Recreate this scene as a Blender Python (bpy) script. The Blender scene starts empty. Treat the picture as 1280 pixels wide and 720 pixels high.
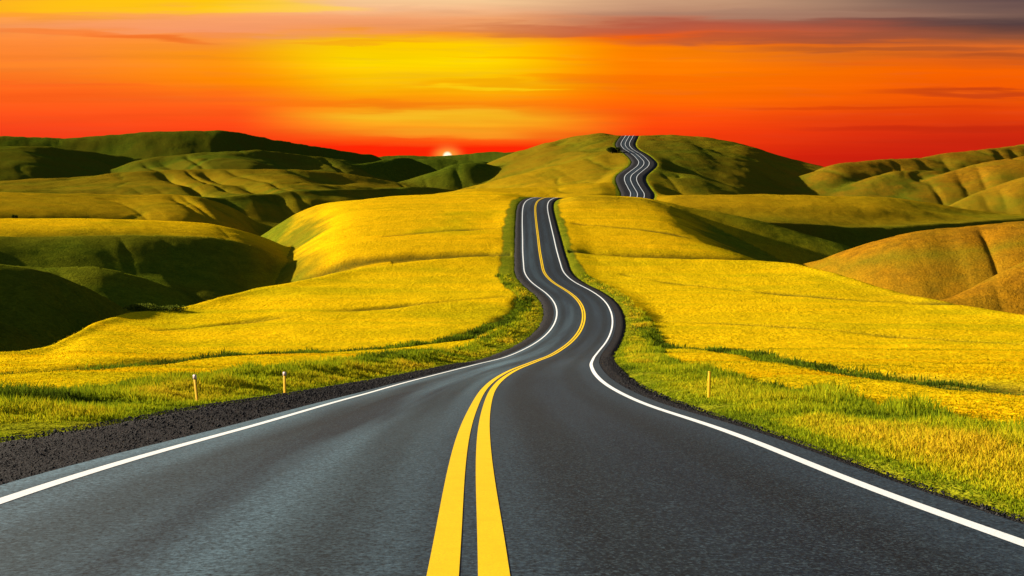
import bpy, math, random
import numpy as np

rng = np.random.default_rng(7)
random.seed(7)
sc = bpy.context.scene
COL = sc.collection
F = 1150.0                       # focal length in pixels of a 1280 px wide frame
PITCH = math.atan(115.0 / F)     # the camera looks slightly down
ZO = 1.4                         # eye height added to everything
CP, SP = math.cos(PITCH), math.sin(PITCH)

# ------------------------------------------------------------------ helpers
def unproj(px, py, d):
    """point seen in direction (px,py) at a distance d straight ahead (z relative to the eye)"""
    px = np.asarray(px, float); py = np.asarray(py, float); d = np.asarray(d, float)
    u = (px - 640) / F; w = (360 - py) / F
    vy = CP + w * SP; vz = -SP + w * CP
    k = d / vy
    return np.stack([u * k, vy * k, vz * k], -1)

def smooth01(x):
    x = np.clip(x, 0, 1)
    return x * x * (3 - 2 * x)

def _hash(ix, iy, seed):
    h = (ix.astype(np.int64) * 374761393 + iy.astype(np.int64) * 668265263 + seed * 974634777) & 0x7fffffff
    h = ((h ^ (h >> 13)) * 1274126177) & 0x7fffffff
    h = h ^ (h >> 16)
    return (h & 0xffff) / 65535.0

def vnoise(x, y, seed=0):
    ix = np.floor(x); iy = np.floor(y)
    fx = x - ix; fy = y - iy
    fx = fx * fx * fx * (fx * (fx * 6 - 15) + 10); fy = fy * fy * fy * (fy * (fy * 6 - 15) + 10)
    a = _hash(ix, iy, seed); b = _hash(ix + 1, iy, seed)
    c = _hash(ix, iy + 1, seed); d = _hash(ix + 1, iy + 1, seed)
    return (a + (b - a) * fx) * (1 - fy) + (c + (d - c) * fx) * fy - 0.5

def fbm(x, y, seed=0, o=4):
    s = 0; a = 1.0
    for i in range(o):
        s = s + a * vnoise(x * 2 ** i + 17.3 * i, y * 2 ** i - 9.1 * i, seed + i)
        a *= 0.5
    return s

def mesh_obj(name, verts, faces, mat=None, smooth=False, attrs=None, uv=None, parent=None, world=True):
    """verts (n,3), faces (m,k) with one k; attrs: name -> (n,4) colours"""
    verts = np.array(verts, np.float32)
    if world:
        verts = verts.copy(); verts[:, 2] += ZO
    faces = np.asarray(faces, np.int32)
    me = bpy.data.meshes.new(name)
    n, (m, k) = len(verts), faces.shape
    me.vertices.add(n); me.vertices.foreach_set('co', verts.ravel())
    me.loops.add(m * k); me.loops.foreach_set('vertex_index', faces.ravel())
    me.polygons.add(m)
    me.polygons.foreach_set('loop_start', np.arange(0, m * k, k, dtype=np.int32))
    me.polygons.foreach_set('loop_total', np.full(m, k, np.int32))
    if smooth:
        me.polygons.foreach_set('use_smooth', np.ones(m, bool))
    if attrs:
        for an, av in attrs.items():
            at = me.color_attributes.new(an, 'FLOAT_COLOR', 'POINT')
            at.data.foreach_set('color', np.asarray(av, np.float32).ravel())
    if uv is not None:
        l = me.uv_layers.new(name='UVMap')
        l.data.foreach_set('uv', np.asarray(uv, np.float32)[faces.ravel()].ravel())
    me.update(calc_edges=True)
    me.validate()
    if mat: me.materials.append(mat)
    o = bpy.data.objects.new(name, me)
    COL.objects.link(o)
    if parent: o.parent = parent
    return o

def structure(o): o['kind'] = 'structure'; return o
def stuff(o, label, cat):
    o['kind'] = 'stuff'; o['label'] = label; o['category'] = cat; return o

class NT:
    def __init__(s, nt): s.nt = nt
    def n(s, t, **k):
        nd = s.nt.nodes.new(t)
        for a, v in k.items():
            if a.startswith('i_'):
                key = a[2:]
                key = int(key) if key.isdigit() else key.replace('_', ' ')
                nd.inputs[key].default_value = v
            else: setattr(nd, a, v)
        return nd
    def l(s, a, b): s.nt.links.new(a, b)
    def val(s, x, sock):
        if hasattr(x, 'links'): s.l(x, sock)
        else: sock.default_value = x
    def math(s, op, a, b=0.0, c=0.0, clamp=False):
        nd = s.n('ShaderNodeMath', operation=op); nd.use_clamp = clamp
        s.val(a, nd.inputs[0]); s.val(b, nd.inputs[1])
        if len(nd.inputs) > 2: s.val(c, nd.inputs[2])
        return nd.outputs[0]
    def mix(s, f, a, b, mode='MIX'):
        nd = s.n('ShaderNodeMix', data_type='RGBA', blend_type=mode)
        s.val(f, nd.inputs[0]); s.val(a, nd.inputs[6]); s.val(b, nd.inputs[7])
        return nd.outputs[2]
    def maprange(s, x, a, b, c=0.0, d=1.0, smooth=False):
        nd = s.n('ShaderNodeMapRange', clamp=True)
        if smooth: nd.interpolation_type = 'SMOOTHSTEP'
        s.val(x, nd.inputs[0])
        for i, v in enumerate((a, b, c, d)): s.val(v, nd.inputs[1 + i])
        return nd.outputs[0]
    def noise(s, vec, scale, detail=3, rough=0.5, dist=0.0):
        nd = s.n('ShaderNodeTexNoise'); nd.inputs['Scale'].default_value = scale
        nd.inputs['Detail'].default_value = detail; nd.inputs['Roughness'].default_value = rough
        nd.inputs['Distortion'].default_value = dist
        s.l(vec, nd.inputs['Vector']); return nd.outputs['Fac']
    def mapping(s, vec, scale):
        nd = s.n('ShaderNodeMapping'); nd.inputs['Scale'].default_value = scale
        s.l(vec, nd.inputs['Vector']); return nd.outputs[0]

def material(name):
    m = bpy.data.materials.new(name); m.use_nodes = True
    nt = m.node_tree
    nt.nodes.clear()
    h = NT(nt)
    out = h.n('ShaderNodeOutputMaterial')
    b = h.n('ShaderNodeBsdfPrincipled')
    b.inputs['Roughness'].default_value = 0.9
    b.inputs['Specular IOR Level'].default_value = 0.2
    h.l(b.outputs[0], out.inputs[0])
    return m, h, b, out

def rgb(r, g, b): return (r, g, b, 1.0)

# ------------------------------------------------------------------ road centre line (X, Y, Z rel. eye, bank)
NEAR = [(-0.23,4.8,-2.05,-0.014),(-0.26,5.4,-2.14,-0.018),(-0.29,6.2,-2.27,-0.022),(-0.35,7.3,-2.45,-0.025),(-0.42,9.0,-2.72,-0.017),(-0.51,11.6,-3.14,-0.001),(-0.59,14.5,-3.65,0.006),(-0.68,19.3,-4.49,0.007),(-0.72,23.2,-5.14,0.016),(-0.71,27.6,-5.85,0.034),(-0.53,33.2,-6.70,0.053),(-0.11,39.9,-7.71,0.070),(1.32,55.3,-10.06,0.066),(3.80,77.1,-13.17,0.063),(5.93,91.1,-14.50,0.066),(7.53,102.1,-15.17,0.077),(8.88,113.4,-15.54,0.085),(9.71,123.8,-15.65,0.088),(9.95,135.4,-15.56,0.077),(9.11,146.7,-15.32,0.049),(7.01,159.0,-14.86,0.028),(5.89,170.8,-14.09,0.022),(5.88,180.0,-13.27,0.040),(5.86,189.4,-12.31,0.051),(5.90,199.3,-11.22,0.046),(6.02,209.9,-9.99,0.031),(6.10,221.6,-8.62,0.015),(6.22,234.9,-7.10,-0.008),(6.41,250.8,-5.41,-0.029),(6.70,266.6,-3.91,-0.047),(7.41,285.3,-2.46,-0.044),(8.95,304.3,-1.31,-0.025),(11.98,321.9,-0.55,-0.011)]
FAR = [(66.64,490.7,0.84,-0.051),(67.92,511.8,3.96,-0.052),(69.13,534.8,7.36,-0.051),(70.64,552.6,9.97,-0.051),(73.82,571.6,12.77,-0.052),(79.40,591.7,15.75,-0.052),(86.91,618.2,19.63,-0.052),(91.54,643.5,23.19,-0.050),(93.54,672.1,27.09,-0.049),(94.58,710.8,32.29,-0.049),(94.13,754.1,38.11,-0.051),(96.56,793.0,43.46,-0.049),(102.54,833.7,49.23,-0.047),(108.61,868.1,54.22,-0.046)]
BEFORE = [(0.1,-40,3.6,0),(0.05,-20,1.3,0),(-0.02,-8,-0.22,0),(-0.1,0,-1.32,-0.01)]
HID = [(17.5,340,-0.9,0),(26,365,-3.2,0),(37,395,-6.0,0),(48,425,-7.2,0),(58,455,-5.0,-.03),(63.5,474,-2.0,-.05)]
TOP = [(113,895,57.6,-.03),(120,930,59.5,0),(130,975,58,0),(140,1020,53,0)]
RC = np.array(BEFORE + NEAR + HID + FAR + TOP, float)

def pchip(x, y, xq):
    """monotone-ish cubic Hermite interpolation with harmonic-limited tangents"""
    h = np.diff(x); dl = np.diff(y) / h
    m = np.zeros_like(y)
    m[1:-1] = (dl[:-1] * h[1:] + dl[1:] * h[:-1]) / (h[:-1] + h[1:])
    m[0] = dl[0]; m[-1] = dl[-1]
    i = np.clip(np.searchsorted(x, xq) - 1, 0, len(x) - 2)
    t = (xq - x[i]) / h[i]
    t2, t3 = t * t, t * t * t
    return (2*t3-3*t2+1)*y[i] + (t3-2*t2+t)*h[i]*m[i] + (-2*t3+3*t2)*y[i+1] + (t3-t2)*h[i]*m[i+1]

RY = np.arange(-40, 1020, 0.25)
RX = pchip(RC[:, 1], RC[:, 0], RY)
RZ = pchip(RC[:, 1], RC[:, 2], RY)
RB = pchip(RC[:, 1], RC[:, 3], RY)
def _sm(a):
    def g(sig):
        k = np.exp(-.5 * (np.arange(-int(12 * sig), int(12 * sig) + 1) * .25 / sig) ** 2); k /= k.sum()
        n = len(k) // 2
        ext = np.concatenate([2 * a[0] - a[1:n + 1][::-1], a, 2 * a[-1] - a[-n - 1:-1][::-1]])
        return np.convolve(ext, k, 'valid')
    w_ = np.interp(RY, [40, 90], [0, 1])
    return g(1.6) * (1 - w_) + g(3.5) * w_
RX, RZ, RB = _sm(RX), _sm(RZ), _sm(RB)
TX = np.gradient(RX, RY); _n = np.sqrt(1 + TX * TX)
TY = 1 / _n; TX = TX / _n
RS = np.concatenate([[0], np.cumsum(np.hypot(np.diff(RX), np.diff(RY)))])
W2 = 3.6                          # centre to edge line
AS = 4.0                          # centre to edge of asphalt
def sh_left(y):  return np.interp(y, [0, 8, 14, 25, 45, 70, 300, 420, 500, 1000], [2.3, 2.4, 2.5, 2.6, 2.0, 1.4, 1.1, 2.5, 4.6, 3.4])
def sh_right(y): return np.interp(y, [0, 8, 14, 20, 40, 120, 300, 420, 500, 1000], [.25, .25, .35, .6, .8, 1.1, 1.2, 2.5, 5.0, 4.0])

def road_frame(X, Y):
    """signed offset s from the centre line (right positive), station Y0 and the road level there"""
    Y0 = Y
    for _ in range(3):
        s = (X - np.interp(Y0, RY, RX)) * np.interp(Y0, RY, TY) - (Y - Y0) * np.interp(Y0, RY, TX)
        Y0 = np.clip(Y + np.clip(s, -60, 60) * np.interp(Y0, RY, TX), -40, 1019)
    zr = np.interp(Y0, RY, RZ) + np.clip(s, -8, 8) * np.interp(Y0, RY, RB)
    return s, Y0, zr

# ------------------------------------------------------------------ the hills
AZT = np.radians(np.arange(-70, 70.001, 0.05))
def gsm(a, sig):
    n = int(sig / 0.05 * 3) + 1
    k = np.exp(-0.5 * (np.arange(-n, n + 1) * 0.05 / sig) ** 2); k /= k.sum()
    return np.convolve(np.pad(a, n, mode='edge'), k, 'valid')

class Hill:
    def __init__(s, pts, s1=.2, s2=.5, t1=10, w=6, sb=.3, fall=.5, sig=.25, rel=1.0, veg=(0, 0, 0), s3=None, t2=30):
        s.s3, s.t2 = s3, t2
        pts = np.array(pts, float)
        P = unproj(pts[:, 0], pts[:, 1], pts[:, 2])
        az = np.arctan2(P[:, 0], P[:, 1]); r = np.hypot(P[:, 0], P[:, 1]); z = P[:, 2]
        o = np.argsort(az); az, r, z = az[o], r[o], z[o]
        azq = np.clip(AZT, az[0], az[-1])
        rc = pchip(az, r, azq); zc = pchip(az, z, azq)
        out = np.maximum(az[0] - AZT, 0) + np.maximum(AZT - az[-1], 0)
        zc = zc - fall * np.sqrt((rc * out) ** 2 + 9) + fall * 3
        s.rc = gsm(rc, sig); s.zc = gsm(zc, sig)
        s.s1, s.s2, s.t1, s.w, s.sb, s.rel, s.veg = s1, s2, t1, w, sb, rel, veg
    def h(s, az, r, gd=0):
        rc = np.interp(az, AZT, s.rc); zc = np.interp(az, AZT, s.zc)
        t = rc - r
        w = s.w
        base = np.sqrt(t * t + w * w) - w
        q = t - s.t1
        fr = s.s1 * base + (s.s2 - s.s1) * 0.5 * (q + np.sqrt(q * q + w * w))
        q0 = -s.t1
        fr = fr - (s.s2 - s.s1) * 0.5 * (q0 + math.sqrt(q0 * q0 + w * w))
        if s.s3 is not None:
            q = t - s.t2; w3 = 12.0
            fr = fr + (s.s3 - s.s2) * .5 * (q + np.sqrt(q * q + w3 * w3))
        fr = fr + gd * s.rel * smooth01(t / (.05 * rc))
        return zc - np.where(t > 0, fr, s.sb * base)

OL = (0, .25, 0)       # veg classes: crop, warm, green
HILLS = dict(
 # left of the road, near to far
 moundA=Hill([(-500,380,90),(-120,382,92),(0,402,95),(28,412,96),(58,434,97)], .2,.7,4,5,.4,.5,rel=.4,veg=(0,0,.85)),
 spur1=Hill([(-500,300,118),(-100,328,121),(0,333,124),(60,343,127),(110,363,130),(153,386,133),(185,405,135)], .1,.6,8,10,.4,.6,s3=.25,t2=24,rel=.5,veg=(0,.2,.85)),
 spur2=Hill([(-300,330,165),(0,335,166),(70,338,166),(115,337,167),(167,347,168),(229,370,170),(262,388,172)], .1,.5,6,9,.3,.5,s3=.12,t2=16,rel=.5,veg=(0,.3,.85)),
 hill2b=Hill([(-500,290,160),(-150,295,182),(0,297,198),(120,296,206),(208,296,213),(298,304,222),(368,334,228),(395,352,230)], .1,.5,9,10,.2,.5,s3=.12,t2=26,rel=.5,veg=(0,.25,.8)),
 hill2a=Hill([(-500,266,205),(0,272,236),(194,274,250),(278,281,256),(347,303,258),(392,328,256),(420,345,254)], .07,1.1,36,6,.3,.5,rel=.15,veg=(1,.65,0)),
 hill3=Hill([(-500,236,340),(0,241,395),(150,243,425),(260,248,440),(300,263,448),(332,286,455),(352,305,460)], .09,.42,85,10,.3,.5,rel=.5,veg=(.35,.5,.1)),
 hill4=Hill([(60,247,440),(180,246,470),(260,246,490),(340,242,520),(400,238,548),(455,236,580),(535,233,620),(560,236,630)], .55,.7,10,6,.1,.4,rel=.6,veg=(0,.0,.8)),
 hill4u=Hill([(-500,230,500),(0,236,545),(90,238,560),(250,232,590),(350,228,620),(440,230,650),(520,234,680)], .08,.4,120,10,.3,.4,rel=.6,veg=(.2,.5,.1)),
 hill5=Hill([(-500,225,600),(0,226,650),(80,222,665),(150,215,690),(200,213,700),(300,212,720),(380,213,740),(440,219,760),(500,229,780),(540,237,790)], .09,.3,150,12,.3,.4,rel=.6,veg=(.08,.4,.2)),
 hill6=Hill([(-500,183,820),(0,182,900),(40,182,915),(100,190,960),(170,198,1010),(240,206,1060),(300,212,1100)], .2,.35,150,15,.3,.4,rel=.6,veg=(0,.15,.5)),
 hill6b=Hill([(180,199,900),(260,191,920),(330,188,950),(380,194,990),(440,201,1040),(480,212,1070),(520,223,1100),(545,234,1120)], .15,.32,140,14,.35,.4,rel=.6,veg=(0,.2,.45)),
 hill7=Hill([(-500,178,1150),(0,171,1200),(100,171,1200),(160,166,1200),(240,164,1200),(290,166,1210),(315,170,1240),(340,174,1290),(400,184,1390),(440,190,1450),(490,199,1520),(540,212,1580)], .22,.5,15,10,.3,.4,rel=.6,veg=(0,.1,.55)),
 # the gap with the sun
 gap0=Hill([(380,195,2300),(440,194,2300),(500,194,2300),(560,193.5,2300),(600,191,2300),(640,189,2250),(720,188,2200)], .2,.4,200,25,.3,.3,rel=.6,veg=(0,0,.9)),
 gapL=Hill([(420,208,980),(450,203,1010),(480,199,1050),(512,199,1090),(535,207,1120),(560,221,1150),(585,234,1180)], .35,.6,25,14,.3,.4,rel=.6,veg=(0,0,.95)),
 gapM=Hill([(515,199,1300),(545,196.5,1300),(575,199,1290),(600,200,1280)], .3,.5,30,14,.3,.35,rel=.6,veg=(0,0,.9)),
 gapR=Hill([(545,214,800),(565,206,805),(590,202.5,810),(612,205,820),(635,212,835),(665,222,850),(690,232,860)], .35,.6,20,14,.3,.35,rel=.6,veg=(0,0,.95)),
 # the hill that carries the far road
 hillC=Hill([(560,228,900),(590,214,905),(618,201,915),(640,192.5,925),(660,186.5,930),(680,180,935),(700,175,940),(745,167,925),(800,168,925),(870,172,915),(930,180,890),(990,200,850),(1035,211,820),(1075,222,800)], .16,.17,300,25,.3,.35,rel=.12,veg=(.06,.4,.2)),
 hillC2=Hill([(560,240,690),(590,232,690),(640,219,695),(680,210,700),(720,204.5,705),(760,203,705)], .15,.2,100,10,.15,.4,rel=.35,veg=(.3,.45,.1)),
 hillC3=Hill([(540,242,520),(590,237,520),(640,236,525),(700,233,530),(745,229,535),(775,228,535)], .13,.3,80,8,.1,.4,rel=.2,veg=(.7,.65,.05)),
 hillCr=Hill([(812,178,830),(845,177,820),(878,185,790),(905,201,750),(940,221,700),(975,236,660),(1000,246,640)], .17,.2,200,12,.75,.45,rel=.4,veg=(.0,.15,.5)),
 hillCr2=Hill([(800,213,610),(840,214,600),(870,219,590),(910,231,570),(945,242,560)], .18,.3,60,8,.25,.4,veg=(.1,.25,.5)),
 # right of the road, near to far
 hillR2=Hill([(1120,392,142),(1150,381,146),(1185,374,150),(1212,362,152),(1240,347,154),(1280,327,156),(1420,280,158),(1900,240,160)], .25,.6,5,6,.3,.5,rel=.7,veg=(0,1,.05)),
 hillR1=Hill([(970,338,232),(1010,330,230),(1060,313,226),(1110,298,222),(1150,290,220),(1200,285,218),(1240,281,216),(1280,277,214),(1500,255,210),(1900,250,210)], .22,.5,14,9,.3,.5,s3=.3,t2=45,rel=.75,veg=(0,1,.05)),
 ridgeG=Hill([(700,248,298),(760,248,298),(800,251,298),(840,257.5,298),(909,268,294),(980,285,287),(1030,300,281),(1066,311,277),(1095,324,274)], .2,.38,8,4,.35,.5,veg=(0,.45,1)),
 hillR4c=Hill([(860,276,335),(900,276,345),(960,278,360),(1010,280,372),(1060,283.5,385),(1130,283,402),(1200,279,420),(1260,277,440),(1500,270,500)], .4,.7,5,5,.05,.4,veg=(0,.3,.4)),
 hillR4b=Hill([(800,258,420),(860,261,430),(900,261.5,436),(1000,263,446),(1100,267,456),(1150,271,460),(1230,275,470),(1500,285,500)], .1,.5,45,6,.04,.4,rel=.25,veg=(.35,.6,.15)),
 hillR4=Hill([(720,249,480),(790,245,480),(840,243,485),(950,242,490),(1050,243,495),(1100,245,498),(1150,251,500),(1215,263,500),(1280,272,500),(1500,290,500)], .12,.4,60,7,.2,.4,rel=.2,veg=(.5,.8,.0)),
 hillR3c=Hill([(1160,264,560),(1185,257,560),(1205,246,565),(1235,235,570),(1280,221,575),(1420,200,580),(1900,190,580)], .2,.45,30,10,.3,.45,rel=.45,veg=(0,.85,.05)),
 hillR3b=Hill([(1080,250,640),(1110,240,640),(1135,231,645),(1180,217,655),(1230,205,665),(1280,197,670),(1420,183,680),(1900,180,680)], .22,.42,40,12,.35,.45,rel=.55,veg=(0,.8,.08)),
 hillR3a=Hill([(1030,243,655),(1060,231,660),(1095,219,668),(1130,212,676),(1165,212,684)], .25,.42,40,12,.3,.4,rel=.55,veg=(0,.7,.12)),
 hillR3=Hill([(950,243,705),(965,237,710),(985,228,715),(1010,217,722),(1040,206.5,732),(1080,201.5,750),(1130,198,775),(1200,190,810),(1280,180,850),(1420,168,880),(1900,170,900)], .22,.4,60,14,.3,.4,rel=.5,veg=(0,.75,.1)),
)
HN = list(HILLS)
# crest of the first field and of the second field beyond the gully
def crest_table(pts):
    pts = np.array(pts, float); P = unproj(pts[:, 0], pts[:, 1], pts[:, 2])
    az = np.arctan2(P[:, 0], P[:, 1]); r = np.hypot(P[:, 0], P[:, 1])
    return gsm(pchip(az, r, np.clip(AZT, az[0], az[-1])), .3), gsm(pchip(az, P[:, 2], np.clip(AZT, az[0], az[-1])), .3)
C1R, C1Z = crest_table([(-700,470,50),(-200,455,62),(0,441,75),(70,429,88),(110,406,104),(153,392,118),(208,387,126),(278,372,140),(300,365,147),(370,350,160),(440,336,174),(520,326,183),(640,318,191),(705,315,194),(800,321,189),(909,324,186),(996,330,180),(1083,355,157),(1187,378,134),(1280,392,122),(1500,420,95),(2000,450,70)])
T2 = Hill([(335,292,225),(347,281,245),(362,273,262),(400,262,288),(450,252,305),(500,245,322),(560,241,332),(600,238.5,337),(640,241,332),(700,245.5,326),(760,246,324),(800,249,318),(838,256,300)], .1,.11,30,6,.2,.35,veg=(1,.5,0))
EL = np.array([(-74,335),(-52,275),(-48,255),(-46,238),(-43,215),(-39,200),(-34,188),(-26,174)])[::-1]
ER = np.array([(60,335),(48,300),(43,240),(45,215),(50,200),(56,184)])[::-1]

def natural(X, Y):
    """height of the land without the road, index of the land form it belongs to"""
    az = np.arctan2(X, Y); r = np.hypot(X, Y)
    hs = []
    floor = np.interp(r, [0, 60, 140, 350, 520, 700, 1000, 3000], [-12, -24, -27, -24, -12, -8, -6, -2])
    hs.append(floor)
    zr = np.interp(Y, RY, RZ)
    zr = np.where(Y > 330, -0.5 - (Y - 330) * .2, zr)
    front = np.abs(az) < math.radians(75)
    # first field
    rc = np.interp(az, AZT, C1R); zc = np.interp(az, AZT, C1Z)
    zr_c = np.interp(rc * np.cos(az), RY, RZ)
    base = zr + (zc - zr_c) * smooth01((r / rc - .35) / .65)
    t = r - rc
    n1 = base - .42 * .5 * (t + np.sqrt(t * t + 9)) + .42 * 1.5 * np.exp(-(t / 6) ** 2) - .16 * np.maximum(t, 0)
    hs.append(n1)
    # second field
    q = 196 - Y
    n2 = zr - .5 * .5 * (q + np.sqrt(q * q + 4)) + .2
    dl = np.interp(Y, EL[:, 1], EL[:, 0]) - X
    dr = X - np.interp(Y, ER[:, 1], ER[:, 0])
    for dd, sl in ((dl, .7), (dr, .45)):
        n2 = n2 - sl * .5 * (dd + np.sqrt(dd * dd + 60))
    q = Y - 330
    n2 = n2 - .1 * .5 * (q + np.sqrt(q * q + 200))
    hs.append(n2)
    t2 = T2.h(az, r)
    for dd, sl in ((dl, .7), (dr, .4)):
        t2 = t2 - sl * .5 * (dd + np.sqrt(dd * dd + 60))
    hs.append(t2)
    lr_ = np.log(np.maximum(r, 1))
    gq = 13 * az + 2.5 * lr_ + 1.3 * fbm(X / (.16 * r + 8), Y / (.16 * r + 8), 81, 2)
    gd = 1 - np.abs(2 * vnoise(gq, .35 * lr_, 82)) * 1.7
    gd2 = 1 - np.abs(2 * vnoise(gq * 2.7 + 5, 1.2 * lr_, 83)) * 1.7
    gd = .0095 * r * np.clip(.75 + 1.2 * fbm(X / (.25 * r + 20), Y / (.25 * r + 20), 88, 2), .1, 1.5) * (np.clip(gd, 0, 1) ** 1.5 + .35 * np.clip(gd2, 0, 1) ** 1.5)
    for k in HN: hs.append(HILLS[k].h(az, r, gd))
    hs = np.stack(hs)
    hs[1:, ~front] -= 200
    hs[0][~front] = np.minimum(zr, -1.6)[~front] if (~front).any() else hs[0][~front]
    idx = hs.argmax(0); m = hs.max(0)
    k = np.clip(.004 * r, .25, 2.0)
    z = m + k * np.log(np.exp((hs - m) / k).sum(0))
    z = z - k * .0
    field = (idx >= 1) & (idx <= 3)
    am = np.where(field, .12, 1.0) * smooth01((r - 6) / 60)
    z = z + am * (np.clip(r / 330, .3, 3.5)) * (1.5 * fbm(X / 90, Y / 90, 3, 2) * np.where(r > 600, .6, .5) + .35 * fbm(X / 17, Y / 17, 9, 3))
    L = 60 + .06 * r
    wx, wy = X / 55 + .8 * fbm(X / 50, Y / 50, 71, 2), Y / 60 + .8 * fbm(X / 50, Y / 50, 72, 2)
    gsc = np.clip(r / 330, .5, 2.6)
    gul = 0
    for sc_, am_ in ((1.0, 1.0), (.45, 1.2)):
        q = 1 - 2 * np.abs(vnoise(wx * sc_, wy * sc_, 77)) * 1.6
        gul = gul + am_ * np.clip((q - .55) / .45, 0, 1) ** 2 * (1 if sc_ == 1.0 else smooth01((r - 420) / 200))
    gul = gul * np.where(field, 0, 1) * smooth01((r - 90) / 60)
    z = z - .9 * gsc * gul * .33
    z = z + np.where(field, .55, 0) * fbm(X / 46 + .2 * Y / 46, Y / 15, 91, 2) * smooth01((r - 22) / 40)
    z = z + .10 * fbm(X / 4, Y / 4, 5, 3) * smooth01((r - 4) / 20)
    wts = np.exp((hs - m) / np.clip(.012 * r, .3, 6.0)); wts /= wts.sum(0)
    return z, idx, gul, wts

def ditch_line(pts):
    pts = np.array(pts, float); return unproj(pts[:, 0], pts[:, 1], pts[:, 2])[:, :2]
DITCH = [ditch_line([(-150,478,32),(0,468,38),(200,452,55),(300,446,63),(400,437,79),(500,430,88),(560,425,94),(609,409,107),(640,394,121),(653,384,129),(657,370,142)]),
         ditch_line([(806,414,103),(824,428,89),(860,434,83),(941,444,71),(1082,467,41),(1280,487,28),(1500,505,21)]),
         ditch_line([(930,478,33),(1040,508,20.5),(1140,524,16),(1290,545,12.3),(1450,570,9.8)])]
CREASE = [ditch_line([(780,341,170),(840,352,159),(930,362,149),(1060,373,139),(1187,381,132)]),
          ditch_line([(800,398,116),(900,405,111),(1050,414,102),(1280,428,90)]),
          ditch_line([(200,412,104),(290,402,113),(400,391,123),(520,380,132),(630,371,141)]),
          ditch_line([(720,278,238),(790,284,230),(860,292,221)]),
          ditch_line([(480,292,219),(560,286,227),(640,284,230)])]
def poly_dist(X, Y, L):
    best = np.full(X.shape, 1e9)
    for a, b in zip(L[:-1], L[1:]):
        ab = b - a; t = np.clip(((X - a[0]) * ab[0] + (Y - a[1]) * ab[1]) / (ab @ ab), 0, 1)
        best = np.minimum(best, np.hypot(X - a[0] - t * ab[0], Y - a[1] - t * ab[1]))
    return best

def land(X, Y):
    """final ground height and the vegetation weights (crop, warm, green, furrow)"""
    shp = X.shape; X = X.ravel(); Y = Y.ravel()
    z, idx, gul, wts = natural(X, Y)
    r = np.hypot(X, Y)
    s, Y0, zr = road_frame(X, Y)
    on = (Y > -38) & (Y < 1010)
    hw = np.where(s < 0, AS + sh_left(Y0), AS + sh_right(Y0))
    d = np.abs(s) - hw
    off = .10 + .0006 * np.maximum(Y0, 0)
    B = 3.0 + .02 * np.maximum(Y0, 0)
    f = smooth01(d / B)
    under = d < 0
    zc = np.where(under, zr - off - .25, zr - off * np.exp(-np.maximum(d, 0) / .8) + .02 * np.minimum(d, 4))
    z = np.where(on, zc * (1 - f) + z * f, z)
    # vegetation, with the shade of hill hollows put into its green
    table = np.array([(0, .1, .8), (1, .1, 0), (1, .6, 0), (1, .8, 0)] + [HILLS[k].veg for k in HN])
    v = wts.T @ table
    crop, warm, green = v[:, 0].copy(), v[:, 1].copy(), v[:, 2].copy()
    nz = fbm(X / 9, Y / 9, 21, 4)
    vw = np.interp(Y0, [0, 8, 20, 60, 130, 300], [4.2, 4.2, 4.6, 4.0, 3.0, 2.0]) + np.where(s > 0, -.3, 0.6)
    cm = np.where(on, smooth01((d - vw + 1.2 * nz) / .8 + .5), 1)
    t = r - np.interp(np.arctan2(X, Y), AZT, C1R)
    crop = crop * np.where(idx == 1, 1 - smooth01((t + 3) / 8), 1)
    green = np.maximum(green, np.where(idx == 1, smooth01((t + 3) / 8), 0))
    dl = np.interp(Y, EL[:, 1], EL[:, 0]) - X; dr = X - np.interp(Y, ER[:, 1], ER[:, 0])
    ed = np.maximum(dl, dr)
    f2 = np.where((idx == 2) | (idx == 3), smooth01((ed + 1 + 9 * nz) / 14), 0)
    crop = crop * (1 - f2); green = np.maximum(green, f2 * .85)
    crop = crop * cm
    green = np.maximum(green * cm, (1 - cm) * (1 - smooth01((d - 40) / 20)))
    green = np.clip(green + .35 * np.clip(gul, 0, 1.2), 0, 1)
    verge = (1 - cm) * (1 - smooth01((d - 40) / 20))
    warm = np.maximum(warm * cm, verge)
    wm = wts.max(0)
    hollow_shade = (1 - smooth01((wm - .5) / .4)) * np.where((idx >= 1) & (idx <= 3), 0, 1) * smooth01((r - 100) / 60)  # dark green painted where hills meet, as shade in the creases
    dry = np.array([0, 0, 0, 0] + [0 if k in ('hillR4', 'hillR4b', 'hillC', 'hillC2', 'hillC3', 'hill2a', 'hill5') else .35 if k in ('hillR1', 'hillR2') else .6 for k in HN])  # strength of the painted crease shade on each hill
    hollow_shade = hollow_shade * (wts.T @ dry)
    hollow_shade = np.clip(np.maximum(hollow_shade, .3 * np.clip(gul - .25, 0, 1)) * (1 + 1.5 * nz), 0, 1)
    green = np.maximum(green, hollow_shade); warm = warm * (1 - .9 * hollow_shade); crop = crop * (1 - hollow_shade)
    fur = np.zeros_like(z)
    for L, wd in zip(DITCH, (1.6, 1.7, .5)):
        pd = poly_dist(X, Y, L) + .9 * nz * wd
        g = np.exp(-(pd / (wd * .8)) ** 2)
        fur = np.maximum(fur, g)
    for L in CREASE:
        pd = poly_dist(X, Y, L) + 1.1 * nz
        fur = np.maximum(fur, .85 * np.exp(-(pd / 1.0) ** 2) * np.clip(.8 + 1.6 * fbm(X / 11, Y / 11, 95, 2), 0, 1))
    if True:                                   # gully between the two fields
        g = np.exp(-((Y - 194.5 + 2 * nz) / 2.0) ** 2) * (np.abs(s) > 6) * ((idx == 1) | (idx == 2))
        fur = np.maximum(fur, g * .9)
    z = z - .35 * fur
    return (z.reshape(shp), np.stack([crop, warm, green, fur], -1), d.reshape(shp), idx.reshape(shp), s.reshape(shp))

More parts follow.
